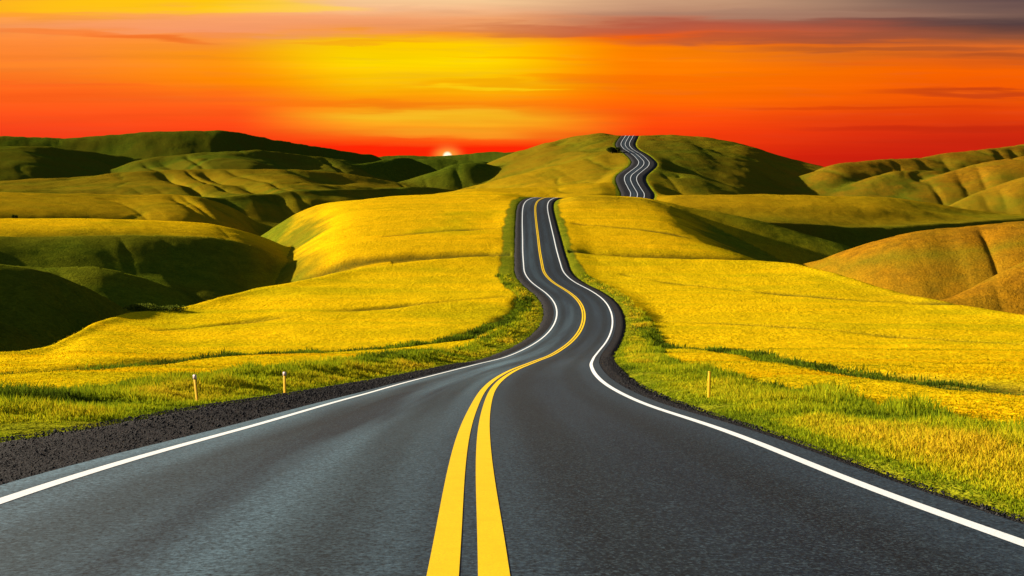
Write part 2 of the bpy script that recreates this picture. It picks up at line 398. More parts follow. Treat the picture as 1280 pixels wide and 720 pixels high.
# ------------------------------------------------------------------ materials
def veg_colour(h, veg, pos):
    """colour of the plant cover from the vegetation weights"""
    sep = h.n('ShaderNodeSeparateColor'); h.l(veg.outputs['Color'], sep.inputs[0])
    crop, warm, green = sep.outputs[0], sep.outputs[1], sep.outputs[2]
    fur = veg.outputs['Alpha']
    n1 = h.noise(pos, .045, 4, .55); n2 = h.noise(pos, .35, 4, .6); n3 = h.noise(pos, 2.2, 3, .6)
    st = h.noise(h.mapping(pos, (.02, .16, .02)), 1.0, 4, .6, .6)
    st2 = h.noise(h.mapping(pos, (.12, .9, .1)), 1.0, 3, .6, .4)
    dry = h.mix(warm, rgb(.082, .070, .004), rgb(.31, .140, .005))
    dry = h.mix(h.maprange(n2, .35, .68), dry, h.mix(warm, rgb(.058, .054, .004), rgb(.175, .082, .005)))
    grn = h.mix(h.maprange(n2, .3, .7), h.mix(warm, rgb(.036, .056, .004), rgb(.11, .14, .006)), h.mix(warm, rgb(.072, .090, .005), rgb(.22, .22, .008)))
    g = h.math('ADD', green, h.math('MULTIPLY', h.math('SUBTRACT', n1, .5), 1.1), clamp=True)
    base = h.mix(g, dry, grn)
    yel = h.mix(warm, rgb(.76, .46, .003), rgb(.70, .36, .003))
    yel2 = h.mix(warm, rgb(.48, .37, .003), rgb(.52, .30, .003))
    cr = h.mix(h.maprange(h.math('ADD', st, h.math('MULTIPLY', st2, .5)), .55, .95), yel2, yel)
    cr = h.mix(h.math('MULTIPLY', h.maprange(st2, .52, .75), .35), cr, rgb(.22, .22, .006))
    cr = h.mix(h.maprange(n1, .46, .30, 0, .6), cr, rgb(.34, .29, .003))
    c = h.math('ADD', crop, h.math('MULTIPLY', h.math('MULTIPLY', h.math('SUBTRACT', n2, .5), .5), h.math('MULTIPLY', h.math('MULTIPLY', crop, h.math('SUBTRACT', 1.0, crop)), 4.0)), clamp=True)
    base = h.mix(c, base, cr)
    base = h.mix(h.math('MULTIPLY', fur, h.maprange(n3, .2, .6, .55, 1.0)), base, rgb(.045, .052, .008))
    v = h.maprange(n3, .25, .75, .66, 1.3)
    return h.mix(1.0, base, h.n('ShaderNodeCombineColor').outputs[0], 'MIX') if False else h.mix(1.0, base, _grey(h, v), 'MULTIPLY')
def _grey(h, v):
    cc = h.n('ShaderNodeCombineColor')
    for i in range(3): h.l(v, cc.inputs[i])
    return cc.outputs[0]

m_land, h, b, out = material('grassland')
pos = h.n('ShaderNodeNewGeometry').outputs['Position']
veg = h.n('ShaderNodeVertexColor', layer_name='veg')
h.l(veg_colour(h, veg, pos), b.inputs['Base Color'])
b.inputs['Roughness'].default_value = 1.0; b.inputs['Specular IOR Level'].default_value = 0.0
bump = h.n('ShaderNodeBump'); bump.inputs['Strength'].default_value = .6; bump.inputs['Distance'].default_value = .5
hh = h.math('ADD', h.noise(pos, 2.2, 4, .7), h.math('MULTIPLY', h.noise(pos, .3, 5, .6), 1.2))
h.l(hh, bump.inputs['Height']); h.l(bump.outputs[0], b.inputs['Normal'])

def blades_material(name, cols, up=.0, trans=.45):
    m, h, b, out = material(name)
    at = h.n('ShaderNodeVertexColor', layer_name='tone')
    sep = h.n('ShaderNodeSeparateColor'); h.l(at.outputs['Color'], sep.inputs[0])
    r = h.n('ShaderNodeValToRGB'); e = r.color_ramp.elements
    while len(e) < len(cols): e.new(.5)
    for i, c in enumerate(cols):
        e[i].position = i / (len(cols) - 1); e[i].color = c
    h.l(sep.outputs[0], r.inputs[0])
    h.nt.nodes.remove(b)
    di = h.n('ShaderNodeBsdfDiffuse'); tr = h.n('ShaderNodeBsdfTranslucent'); mx = h.n('ShaderNodeMixShader')
    h.l(r.outputs[0], di.inputs[0]); h.l(r.outputs[0], tr.inputs[0]); mx.inputs[0].default_value = trans
    if up > 0:
        g = h.n('ShaderNodeNewGeometry'); vm = h.n('ShaderNodeMix', data_type='VECTOR'); vm.inputs[0].default_value = up
        h.l(g.outputs['Normal'], vm.inputs[4]); vm.inputs[5].default_value = (-.15, 0, 1)
        nn = h.n('ShaderNodeVectorMath', operation='NORMALIZE'); h.l(vm.outputs[1], nn.inputs[0]); h.l(nn.outputs[0], di.inputs['Normal'])
    h.l(di.outputs[0], mx.inputs[1]); h.l(tr.outputs[0], mx.inputs[2]); h.l(mx.outputs[0], out.inputs[0])
    return m
m_crop = blades_material('flowering_crop', [rgb(.22,.23,.004), rgb(.46,.34,.003), rgb(.64,.375,.002), rgb(.72,.40,.002), rgb(.72,.385,.002), rgb(.68,.34,.003)], .85, .2)
m_grass = blades_material('verge_grass', [rgb(.035,.055,.005), rgb(.11,.16,.006), rgb(.25,.29,.006), rgb(.42,.36,.008), rgb(.54,.35,.012)], .5, .35)
m_leaf = blades_material('shrub_leaf', [rgb(.02,.03,.004), rgb(.05,.07,.008), rgb(.10,.12,.012)])

m_asph, h, b, out = material('asphalt')
pos = h.n('ShaderNodeNewGeometry').outputs['Position']
uv = h.n('ShaderNodeUVMap').outputs[0]
sx = h.n('ShaderNodeSeparateXYZ'); h.l(uv, sx.inputs[0])
fine = h.noise(pos, 27, 5, .8); mid = h.noise(pos, 9, 4, .7); big = h.noise(h.mapping(uv, (.55, .035, 1)), 1.0, 4, .55, .5)
sheen = h.noise(h.mapping(uv, (.5, .025, 1)), 1.0, 3, .55, .3)
vor = h.n('ShaderNodeTexVoronoi'); vor.inputs['Scale'].default_value = 62; h.l(pos, vor.inputs['Vector'])
vs = h.n('ShaderNodeSeparateColor'); h.l(vor.outputs['Color'], vs.inputs[0])
stone = h.maprange(vs.outputs[0], .55, 1.0)
c = h.mix(h.maprange(big, .36, .66), rgb(.0056, .0104, .0180), rgb(.0132, .0238, .0375))
c = h.mix(h.math('MULTIPLY', h.maprange(sheen, .38, .6), h.math('MULTIPLY', h.maprange(sx.outputs[0], .1, -1.0, .12, 1.0), h.maprange(sx.outputs[1], 85, 150, 1.0, .25))), c, rgb(.078, .134, .172))  # pale teal sky sheen painted into the left lane, weaker far off
# wheel tracks: darker bands in each lane
wt = h.math('MULTIPLY', h.math('ABSOLUTE', sx.outputs[0]), 1.0)
tr1 = h.math('ABSOLUTE', h.math('SUBTRACT', wt, 1.0)); tr2 = h.math('ABSOLUTE', h.math('SUBTRACT', wt, 2.7))
trk = h.maprange(h.math('MINIMUM', tr1, tr2), .1, .6, .52, 1.0, True)
c = h.mix(1.0, c, _grey(h, trk), 'MULTIPLY')
c = h.mix(h.math('MULTIPLY', stone, .42), c, rgb(.062, .095, .115))
c = h.mix(1.0, c, _grey(h, h.maprange(fine, .34, .66, .15, 1.85)), 'MULTIPLY')
c = h.mix(1.0, c, _grey(h, h.maprange(mid, .3, .7, .82, 1.15)), 'MULTIPLY')
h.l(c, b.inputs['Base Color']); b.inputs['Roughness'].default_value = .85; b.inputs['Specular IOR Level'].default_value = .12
bp = h.n('ShaderNodeBump'); bp.inputs['Strength'].default_value = .5; bp.inputs['Distance'].default_value = .006
h.l(fine, bp.inputs['Height']); h.l(bp.outputs[0], b.inputs['Normal'])

m_grav, h, b, out = material('gravel')
pos = h.n('ShaderNodeNewGeometry').outputs['Position']
vor = h.n('ShaderNodeTexVoronoi'); vor.inputs['Scale'].default_value = 38; h.l(pos, vor.inputs['Vector'])
vs = h.n('ShaderNodeSeparateColor'); h.l(vor.outputs['Color'], vs.inputs[0])
c = h.mix(vs.outputs[0], rgb(.012, .012, .014), rgb(.034, .032, .033))
c = h.mix(h.maprange(h.noise(pos, 1.4, 4, .6), .4, .7), c, rgb(.020, .020, .022))
h.l(c, b.inputs['Base Color']); b.inputs['Specular IOR Level'].default_value = .05
bp = h.n('ShaderNodeBump'); bp.inputs['Strength'].default_value = .9; bp.inputs['Distance'].default_value = .025
h.l(h.math('ADD', h.math('MULTIPLY', vor.outputs['Distance'], -1.0), h.noise(pos, 6, 4, .6)), bp.inputs['Height']); h.l(bp.outputs[0], b.inputs['Normal'])

def paint(name, col, worn):
    m, h, b, out = material(name)
    pos = h.n('ShaderNodeNewGeometry').outputs['Position']
    f = h.noise(pos, 70, 3, .7); g = h.noise(pos, 5, 4, .6)
    c = h.mix(h.maprange(h.math('ADD', h.math('MULTIPLY', f, .7), h.math('MULTIPLY', g, .3)), .50, .68, 0, .75), col, worn)
    c = h.mix(1.0, c, _grey(h, h.maprange(g, .3, .7, .88, 1.06)), 'MULTIPLY')
    h.l(c, b.inputs['Base Color']); b.inputs['Roughness'].default_value = .75; b.inputs['Specular IOR Level'].default_value = .15
    bp = h.n('ShaderNodeBump'); bp.inputs['Strength'].default_value = .3; bp.inputs['Distance'].default_value = .004
    h.l(f, bp.inputs['Height']); h.l(bp.outputs[0], b.inputs['Normal'])
    return m
m_white = paint('white_paint', rgb(.78, .81, .82), rgb(.26, .29, .31))
m_yellow = paint('yellow_paint', rgb(.76, .49, .003), rgb(.46, .30, .01))

# ------------------------------------------------------------------ the ground sheet (a polar grid round the camera)
az = np.concatenate([np.arange(-180, -60, 4.0), np.arange(-60, -33, .5), np.arange(-33, 33, .07), np.arange(33, 60, .5), np.arange(60, 180.01, 4.0)])
lr = np.concatenate([np.arange(math.log(1.0), math.log(60), .016), np.arange(math.log(60), math.log(1500), .0055), np.arange(math.log(1500), math.log(9000), .03)])
AZ, LR = np.meshgrid(np.radians(az), lr)
X = np.exp(LR) * np.sin(AZ); Y = np.exp(LR) * np.cos(AZ)
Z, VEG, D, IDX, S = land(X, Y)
na, nr = len(az), len(lr)
ii = (np.arange(nr - 1)[:, None] * na + np.arange(na - 1)[None, :])
quads = np.stack([ii, ii + na, ii + na + 1, ii + 1], -1)[..., ::-1]
verts = np.stack([X, Y, Z], -1).reshape(-1, 3)
# two sheets sharing an edge: the field ground round the road and the hills beyond
near = (IDX >= 1) & (IDX <= 3) | (np.exp(LR) < 60) | (np.abs(AZ) > math.radians(60))
nq = near[:-1, :-1]
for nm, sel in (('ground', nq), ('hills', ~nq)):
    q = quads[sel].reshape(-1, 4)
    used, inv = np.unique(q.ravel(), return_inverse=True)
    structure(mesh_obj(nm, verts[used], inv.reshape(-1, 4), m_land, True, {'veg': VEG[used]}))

# ------------------------------------------------------------------ road, shoulders and painted lines
def ribbon(name, sel, offs, drop, mat, parent=None):
    """offs: list of functions station-> signed offset; drop: heights of each rail above the road"""
    i = np.nonzero(sel)[0]
    rows = []
    uvs = []
    for o, dz in zip(offs, drop):
        oo = o(RY[i]) if callable(o) else np.full(len(i), o)
        zz = dz(RY[i]) if callable(dz) else dz
        rows.append(np.stack([RX[i] + oo * TY[i], RY[i] - oo * TX[i], RZ[i] + oo * RB[i] + zz], -1))
        uvs.append(np.stack([oo, RS[i]], -1))
    V = np.stack(rows, 1); U = np.stack(uvs, 1)
    n, k = V.shape[:2]
    a = np.arange(n - 1)[:, None] * k + np.arange(k - 1)[None]
    fc = np.stack([a, a + 1, a + k + 1, a + k], -1).reshape(-1, 4)
    return mesh_obj(name, V.reshape(-1, 3), fc, mat, True, uv=U.reshape(-1, 2), parent=parent)
ALL = RY > -39
lift = lambda y: .0025 + .00012 * np.maximum(y, 0)
crown = [0.0] * 9
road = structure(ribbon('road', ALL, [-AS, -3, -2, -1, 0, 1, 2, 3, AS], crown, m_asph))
jag = lambda y, a, sd: a * fbm(y / .8, y * 0, sd, 3)
gl = structure(ribbon('gravel_shoulder', ALL, [lambda y: -AS - sh_left(y) - .5 + jag(y, .25, 40), lambda y: -AS - sh_left(y) + jag(y, .3, 41), lambda y: -AS - .55 * sh_left(y), lambda y: -AS - .25 * sh_left(y), lambda y: -AS + .15 + jag(y, .10, 42)],
    [lambda y: -.5 - .001 * np.maximum(y, 0), -.06, .05, .0, -.012], m_grav))
gr = structure(ribbon('gravel_shoulder', ALL, [lambda y: AS - .15 + jag(y, .10, 43), lambda y: AS + .5 * sh_right(y), lambda y: AS + sh_right(y) + jag(y, .15, 44), lambda y: AS + sh_right(y) + .4 + jag(y, .15, 45)],
    [-.012, -.02, -.07, lambda y: -.5 - .001 * np.maximum(y, 0)], m_grav))
lw = lambda y: np.interp(y, [0, 25, 200, 330, 480, 900], [.135, .14, .22, .28, .36, .38])
for sg in (-1, 1):
    ribbon('edge_line', ALL, [lambda y: sg * W2 - lw(y) / 2, lambda y: sg * W2 + lw(y) / 2], [lift, lift], m_white, road)
yw = lambda y: np.interp(y, [0, 20, 200, 330], [.175, .175, .20, .24])
yg = lambda y: np.interp(y, [0, 20, 60, 200, 330], [.052, .052, .05, .05, .05])
NR = (RY > -39) & (RY < 400)
ribbon('centre_line', NR, [lambda y: -yg(y) - yw(y), lambda y: -yg(y)], [lift, lift], m_yellow, road)
ribbon('centre_line', NR, [lambda y: yg(y), lambda y: yg(y) + yw(y)], [lift, lift], m_yellow, road)
FR = RY > 399
ribbon('centre_line', FR, [lambda y: -lw(y) / 2, lambda y: lw(y) / 2], [lift, lift], m_white, road)

# ------------------------------------------------------------------ grass and crop
def blades(name, x, y, z, hgt, wid, tone, mat, lean=.35, per=4, spread=.5, var=.10):
    """one object of many blades: each a two-segment tapered leaf"""
    n = len(x)
    N = n * per
    rp = lambda a: np.repeat(a, per)
    hgt, wid, tone = rp(hgt), rp(wid), rp(tone)
    bx = rp(x) + rng.normal(0, 1, N) * hgt * spread; by = rp(y) + rng.normal(0, 1, N) * hgt * spread
    bz = rp(z) - .04
    hgt = hgt * rng.uniform(.55, 1.2, N)
    th = rng.uniform(0, 2 * np.pi, N)
    dx, dy = np.cos(th), np.sin(th)
    ln = rng.uniform(.05, 1, N) * lean * hgt
    la = rng.uniform(0, 2 * np.pi, N)
    lx, ly = np.cos(la) * ln, np.sin(la) * ln
    P = np.empty((N, 5, 3))
    hw = wid * .5
    P[:, 0] = np.stack([bx - dx * hw, by - dy * hw, bz], -1)
    P[:, 1] = np.stack([bx + dx * hw, by + dy * hw, bz], -1)
    mx, my, mz = bx + lx * .35, by + ly * .35, bz + hgt * .6
    P[:, 2] = np.stack([mx + dx * hw * .8, my + dy * hw * .8, mz], -1)
    P[:, 3] = np.stack([mx - dx * hw * .8, my - dy * hw * .8, mz], -1)
    P[:, 4] = np.stack([bx + lx, by + ly, bz + hgt], -1)
    i = np.arange(N)[:, None] * 5
    f = np.concatenate([i + np.array([[0, 1, 2]]), i + np.array([[0, 2, 3]]), i + np.array([[3, 2, 4]])])
    tone = np.clip(tone + rng.normal(0, var, N), 0, 1)
    t5 = np.repeat(tone, 5)
    col = np.stack([t5, t5, t5, np.ones_like(t5)], -1)
    return mesh_obj(name, P.reshape(-1, 3), f, mat, False, {'tone': col})

def scatter(n, r0, r1, amax=36):
    a = np.radians(rng.uniform(-amax, amax, n)); r = np.exp(rng.uniform(math.log(r0), math.log(r1), n))
    return r * np.sin(a), r * np.cos(a)

x, y = scatter(340000, 8, 330)
z, v, d, idx, s = land(x, y)
r = np.hypot(x, y)
n9 = fbm(x / 6, y / 6, 33, 3)
k = (v[:, 0] > .5) & (d > .6) & (v[:, 3] < .25) & (rng.random(len(x)) > (r - 110) / 220)
g = np.clip(r / 40, .75, 1.1) * np.clip(1.3 - r / 330, .4, 1)
tone = np.clip(.52 + .35 * n9 + 1.5 * fbm(x / 48 + .15 * y / 48, y / 9, 34, 3) + .22 * v[:, 1] + .5 * np.minimum(fbm(x / 28, y / 28, 36, 3) + .12, 0) + rng.normal(0, .03, len(x)), 0, 1)
stuff(blades('flowering_crop', x[k], y[k], z[k], (.055 * g)[k], (.007 + .0008 * r)[k], tone[k], m_crop, 1.0, 3, 2.6, .05),
      'yellow flowering crop covering the fields on both sides of the road', 'crop')
# verge grass: short by the gravel, tall and seedy towards the crop
x, y = scatter(420000, 4.5, 170, 40)
s, Y0, zr = road_frame(x, y)
hw = np.where(s < 0, AS + sh_left(Y0), AS + sh_right(Y0))
pre = (np.abs(s) - hw > -.15) & (np.abs(s) - hw < 9)
x, y = x[pre], y[pre]
z, v, d, idx, s = land(x, y)
r = np.hypot(x, y)
k = (v[:, 2] > .35) & (v[:, 0] < .6) & (d > -.1)
nn = fbm(x / 1.6, y / 1.6, 55, 4); n2 = fbm(x / 5, y / 5, 56, 3)
prof = np.interp(d, [-.1, .5, 1.5, 3, 5], [.07, .11, .18, .30, .36]) * np.clip(1 + 1.3 * nn, .35, 2)
prof *= np.interp(r, [5, 12, 40, 170], [.55, .75, 1.0, 1.3])
tone = np.clip(.46 + .5 * n2 + .25 * nn + np.interp(d, [0, .4, 1, 2.2, 3.2, 5], [-.18, -.05, .22, .12, -.12, -.2]) + .22 * np.where((s > 0) & (r < 16) & (d > .5) & (d < 1.9), 1, 0), 0, 1)
stuff(blades('verge_grass', x[k], y[k], z[k], prof[k], (.006 + .0009 * r)[k], tone[k], m_grass, .5, 4, .35),
      'green and straw coloured grass growing along the road verges', 'grass')
# rank weeds in the furrows
xs, ys = [], []
for L, wd in zip(DITCH, (1.0, 1.2, .5)):
    seg = np.hypot(*np.diff(L, axis=0).T); cs = np.r_[0, np.cumsum(seg)]
    q = rng.uniform(0, cs[-1], 3500)
    xs.append(np.interp(q, cs, L[:, 0]) + rng.normal(0, .5, 3500) * wd); ys.append(np.interp(q, cs, L[:, 1]) + rng.normal(0, .5, 3500) * wd)
x, y = np.concatenate(xs), np.concatenate(ys)
z, v, d, idx, s = land(x, y)
k = (d > .5) & (v[:, 3] > .3)
r = np.hypot(x, y)
stuff(blades('furrow_weeds', x[k], y[k], z[k], np.clip(.25 + .3 * fbm(x / 2, y / 2, 61, 3), .1, .6)[k] * np.clip(r / 50, .7, 1.6)[k], (.008 + .0010 * r)[k], np.clip(.12 + .4 * fbm(x / 3, y / 3, 62, 3), 0, 1)[k], m_grass, .5, 4, .6),
      'dark green weeds lining the furrows through the yellow crop', 'weeds')
# loose stones on the gravel shoulders
def stones(n):
    yy = np.exp(rng.uniform(math.log(5), math.log(60), n)); side = rng.random(n) < .78
    u = rng.random(n)
    off = np.where(side, -AS - u * sh_left(yy), AS + u * sh_right(yy))
    X0 = np.interp(yy, RY, RX); tx = np.interp(yy, RY, TX); ty = np.interp(yy, RY, TY)
    px = X0 + off * ty; py = yy - off * tx
    pz = np.interp(yy, RY, RZ) + off * np.interp(yy, RY, RB) + np.where(side, .05 * np.sin(np.clip(u, 0, 1) * np.pi * .9) , -.02)
    sz = np.exp(rng.normal(math.log(.0085), .45, n)) * np.clip(yy / 14, .7, 2.2)
    base = np.array([(1,0,0),(-1,0,0),(0,1,0),(0,-1,0),(0,0,.8),(0,0,-.8)], float)
    V = base[None] * sz[:, None, None] * rng.uniform(.6, 1.35, (n, 6, 1))
    a = rng.uniform(0, 6.28, n); ca, sa = np.cos(a)[:, None], np.sin(a)[:, None]
    V = np.stack([V[..., 0] * ca - V[..., 1] * sa, V[..., 0] * sa + V[..., 1] * ca, V[..., 2]], -1) + np.stack([px, py, pz], -1)[:, None]
    tri = np.array([(0,2,4),(2,1,4),(1,3,4),(3,0,4),(2,0,5),(1,2,5),(3,1,5),(0,3,5)])
    f = (np.arange(n)[:, None, None] * 6 + tri[None]).reshape(-1, 3)
    return mesh_obj('loose_gravel', V.reshape(-1, 3), f, m_grav, False)
stuff(stones(30000), 'loose dark gravel stones scattered on the road shoulders', 'gravel')

# ------------------------------------------------------------------ marker posts
m_post, h, b, out = material('marker_post_yellow')
pos = h.n('ShaderNodeTexCoord').outputs['Object']
h.l(h.mix(h.maprange(h.noise(pos, 9, 4, .7), .45, .75, 0, .5), rgb(.74, .42, .01), rgb(.50, .27, .015)), b.inputs['Base Color'])
b.inputs['Roughness'].default_value = .5
m_cap, h, b, out = material('reflector_pale')
pos = h.n('ShaderNodeTexCoord').outputs['Object']
h.l(h.mix(h.noise(pos, 40, 2, .5), rgb(.80, .52, .46), rgb(.85, .66, .60)), b.inputs['Base Color']); b.inputs['Roughness'].default_value = .35

def loft(sections):
    """closed rounded-rectangle sections (cx,cy,z,half width,half depth) -> verts, quads"""
    V = []; m = 12
    for cx, cy, z, a, bb in sections:
        for i in range(m):
            t = 2 * math.pi * i / m
            c_, s_ = math.cos(t), math.sin(t)
            V.append((cx + a * math.copysign(abs(c_) ** .5, c_), cy + bb * math.copysign(abs(s_) ** .5, s_), z))
    fc = []
    for j in range(len(sections) - 1):
        for i in range(m):
            fc.append((j*m+i, j*m+(i+1) % m, (j+1)*m+(i+1) % m, (j+1)*m+i))
    return np.array(V), np.array(fc)
def marker(px, py, dd, hgt, label, lean, cap, half):
    P = unproj(px, py, dd)
    z = land(np.array([P[0]]), np.array([P[1]]))[0][0]
    e = bpy.data.objects.new('marker_post', None); COL.objects.link(e)
    e.empty_display_size = .2
    e.location = (P[0], P[1], z + ZO); e.rotation_euler = (0, lean, math.radians(-30))
    e['label'] = label; e['category'] = 'marker post'; e['group'] = 'yellow marker posts along the verges'
    top = hgt - (.11 if cap else 0)
    V, fc = loft([(0, 0, -.2, half, .018), (0, 0, top * .5, half, .018), (0, 0, top - .02, half, .018), (0, 0, top, half * .9, .014), (0, 0, top + .001, .001, .001)])
    mesh_obj('post', V, fc, m_post, True, parent=e, world=False)
    if cap:
        V, fc = loft([(0, 0, top - .01, .001, .001), (0, 0, top - .01, half * 1.12, .026), (0, 0, top + .07, half * 1.15, .027), (0, 0, top + .10, half * .9, .022), (0, 0, top + .11, half * .3, .01), (0, 0, top + .111, .001, .001)])
        mesh_obj('reflector', V, fc, m_cap, True, parent=e, world=False)
    else:
        V, fc = loft([(0, 0, top - .006, .001, .001), (0, 0, top - .006, half * 1.05, .02), (0, 0, top + .012, half * 1.02, .02), (0, 0, top + .018, half * .5, .01), (0, 0, top + .0181, .001, .001)])
        mesh_obj('top_cap', V, fc, m_post, True, parent=e, world=False)
    return e
marker(246.5, 494, 23.5, .72, 'yellow marker post with pale pink cap leaning slightly left, nearest on the left verge', math.radians(-6), True, .045)
marker(356, 483, 29, .80, 'upright yellow marker post with a pale cap, on the left verge farther up the road', 0, True, .052)
marker(886, 500, 22, .64, 'plain yellow marker post without a pale cap, on the right verge', math.radians(.5), False, .036)

# ------------------------------------------------------------------ shrubs
m_bark, h, b, out = material('bark')
pos = h.n('ShaderNodeTexCoord').outputs['Object']
h.l(h.mix(h.noise(pos, 14, 4, .7), rgb(.03, .022, .014), rgb(.09, .065, .04)), b.inputs['Base Color'])
def shrub(px, py, dd, wx, wz, label, n=1500, tone=.4, leaf=.16, group=None):
    P = unproj(px, py, dd); z = land(np.array([P[0]]), np.array([P[1]]))[0][0]
    e = bpy.data.objects.new('shrub', None); COL.objects.link(e)
    e.empty_display_size = .3
    e.location = (P[0], P[1], z + ZO - .05); e['label'] = label; e['category'] = 'shrub'
    if group: e['group'] = group
    k = rng.integers(5, 9)
    lob = np.stack([rng.uniform(-.6, .6, k) * wx, rng.uniform(-.5, .5, k) * wx * .8, rng.uniform(.35, .75, k) * wz], -1)
    rad = rng.uniform(.28, .48, k)
    li = rng.integers(0, k, n)
    v = rng.normal(0, 1, (n, 3)); v /= np.linalg.norm(v, axis=1)[:, None]
    c = lob[li] + v * (rad[li] * rng.uniform(.5, 1.1, n))[:, None] * np.array([wx, wx * .8, wz])
    c[:, 2] = np.maximum(c[:, 2], .05)
    a = rng.normal(0, 1, (n, 3)); a /= np.linalg.norm(a, axis=1)[:, None]
    b_ = np.cross(a, rng.normal(0, 1, (n, 3))); b_ /= np.linalg.norm(b_, axis=1)[:, None]
    sz = (leaf * rng.uniform(.5, 1.3, n))[:, None]
    V = np.stack([c - a * sz, c + b_ * sz * .45, c + a * sz, c - b_ * sz * .45], 1).reshape(-1, 3)
    t = np.repeat(np.clip(tone + rng.normal(0, .25, n), 0, 1), 4)
    mesh_obj('foliage', V, np.arange(n * 4).reshape(-1, 4), m_leaf, False, {'tone': np.stack([t, t, t, t * 0 + 1], -1)}, parent=e, world=False)
    SV, SF = [], []
    for q in lob:
        secs = [(q[0] * u * .9, q[1] * u * .9, -.1 + (q[2] + .1) * u, .035 * wz * (1.1 - u) + .01, .035 * wz * (1.1 - u) + .01) for u in (0, .5, 1)]
        v_, f_ = loft(secs); SF.append(f_ + sum(len(s_) for s_ in SV)); SV.append(v_)
    mesh_obj('stems', np.concatenate(SV), np.concatenate(SF), m_bark, True, parent=e, world=False)
    return e
shrub(196, 388, 124, 4.2, 1.0, 'low spreading green bush on the far edge of the left field', 2600, .75, .16)
shrub(150, 393, 120, 2.0, .7, 'small green bush beside the larger low bush on the far edge of the left field', 1200, .75, .14)
shrub(84, 416, 99, 2.6, .8, 'ragged green bush by the dark gully at the left edge of the left field', 1500, .65, .14)
shrub(19, 288, 240, .9, 1.1, 'lone dark bush on the bright slope of the left hill', 900, .2, .2)
shrub(1136, 272, 385, 2.2, 3.4, 'lone upright dark bush on the golden slope far to the right', 900, .15, .3)
shrub(765, 197, 720, 7.5, 5.0, 'dark leafy clump standing in for a shadow at the left side of the far winding road', 1600, .1, .6)  # clump added in place of a dark green shadow beside the road

# ------------------------------------------------------------------ light, sky, camera
EXPO = 1.6
SUN_EL, SUN_AZ = math.radians(15.5), math.radians(-74)     # azimuth from +Y, to the left
ld = bpy.data.lights.new('sun', 'SUN'); ld.energy = 5.0; ld.angle = math.radians(.6); ld.color = (1.0, .86, .64)
lo = bpy.data.objects.new('sun', ld); COL.objects.link(lo)
sd = (math.sin(SUN_AZ) * math.cos(SUN_EL), math.cos(SUN_AZ) * math.cos(SUN_EL), math.sin(SUN_EL))
import mathutils
lo.rotation_euler = mathutils.Vector(sd).to_track_quat('Z', 'Y').to_euler()
lo.location = (-60, 60, 40)

w = bpy.data.worlds.new('World'); sc.world = w; w.use_nodes = True
nt = w.node_tree; nt.nodes.clear(); h = NT(nt)
wo = h.n('ShaderNodeOutputWorld')
sky = h.n('ShaderNodeTexSky', sky_type='NISHITA'); sky.sun_disc = False
sky.sun_elevation = SUN_EL; sky.sun_rotation = SUN_AZ
dirv = h.n('ShaderNodeTexCoord').outputs['Generated']
sp_ = h.n('ShaderNodeSeparateXYZ'); h.l(dirv, sp_.inputs[0])
dx, dy, dz = sp_.outputs
hor = h.math('SQRT', h.math('ADD', h.math('MULTIPLY', dx, dx), h.math('MULTIPLY', dy, dy)))
e = h.math('DIVIDE', dz, h.math('MAXIMUM', hor, .001))
azn = h.math('ARCTAN2', dx, dy)
e = h.math('DIVIDE', e, h.math('COSINE', h.math('MINIMUM', h.math('ABSOLUTE', azn), .6)))
cv = h.n('ShaderNodeCombineXYZ'); h.l(azn, cv.inputs[0]); h.l(e, cv.inputs[1])
def wn(sx, sy, det, off, dist=0.0):
    mp = h.n('ShaderNodeMapping'); mp.inputs['Scale'].default_value = (sx, sy, 1); mp.inputs['Location'].default_value = (off, off * .7, 0)
    h.l(cv.outputs[0], mp.inputs[0])
    return h.noise(mp.outputs[0], 1.0, det, .55, dist)
na_ = wn(3.0, 34, 5, 3.1, .4); nb_ = wn(9.0, 120, 4, 8.7, .3); nc_ = wn(1.6, 9, 3, 5.5, .2)
tilt = h.math('MULTIPLY', azn, .012)
e2 = h.math('ADD', h.math('ADD', e, tilt), h.math('ADD', h.math('MULTIPLY', h.math('SUBTRACT', na_, .5), .022), h.math('MULTIPLY', h.math('SUBTRACT', nb_, .5), .008)))
def lin(c): return tuple(((u / 255 + .055) / 1.055) ** 2.4 if u / 255 > .04045 else u / 255 / 12.92 for u in c)
def column(stops):
    r = h.n('ShaderNodeValToRGB'); el = r.color_ramp.elements
    st = sorted(((245 - y) / F, c) for y, c in stops)
    while len(el) < len(st): el.new(.5)
    for i, (p_, c_) in enumerate(st):
        el[i].position = min(max(p_ / .30, 0), 1); el[i].color = (*lin(c_), 1)
    h.l(h.math('DIVIDE', e2, .30), r.inputs[0])
    return r.outputs[0]
C0 = column([(0,(250,150,55)),(25,(255,165,35)),(45,(250,150,72)),(66,(254,140,58)),(100,(255,128,36)),(130,(255,98,26)),(155,(253,80,26)),(172,(245,66,26)),(200,(225,45,20)),(-60,(190,120,95))])
C1 = column([(0,(252,165,35)),(14,(255,192,20)),(27,(252,168,90)),(46,(243,145,95)),(58,(252,146,60)),(76,(255,150,18)),(108,(255,138,0)),(130,(255,104,24)),(160,(255,74,22)),(195,(240,40,12)),(-60,(190,125,100))])
C2 = column([(0,(250,210,155)),(20,(250,190,140)),(38,(246,160,96)),(47,(250,155,40)),(60,(255,202,0)),(82,(255,216,0)),(102,(255,196,5)),(120,(252,168,5)),(136,(250,138,12)),(149,(255,190,32)),(163,(255,150,28)),(174,(255,104,20)),(188,(255,38,4)),(-60,(200,150,125))])
C3 = column([(0,(214,168,130)),(20,(188,138,110)),(36,(188,92,66)),(48,(238,92,10)),(60,(255,130,0)),(90,(255,126,0)),(120,(255,112,0)),(142,(255,84,10)),(162,(252,66,12)),(195,(225,40,10)),(-60,(165,130,115))])
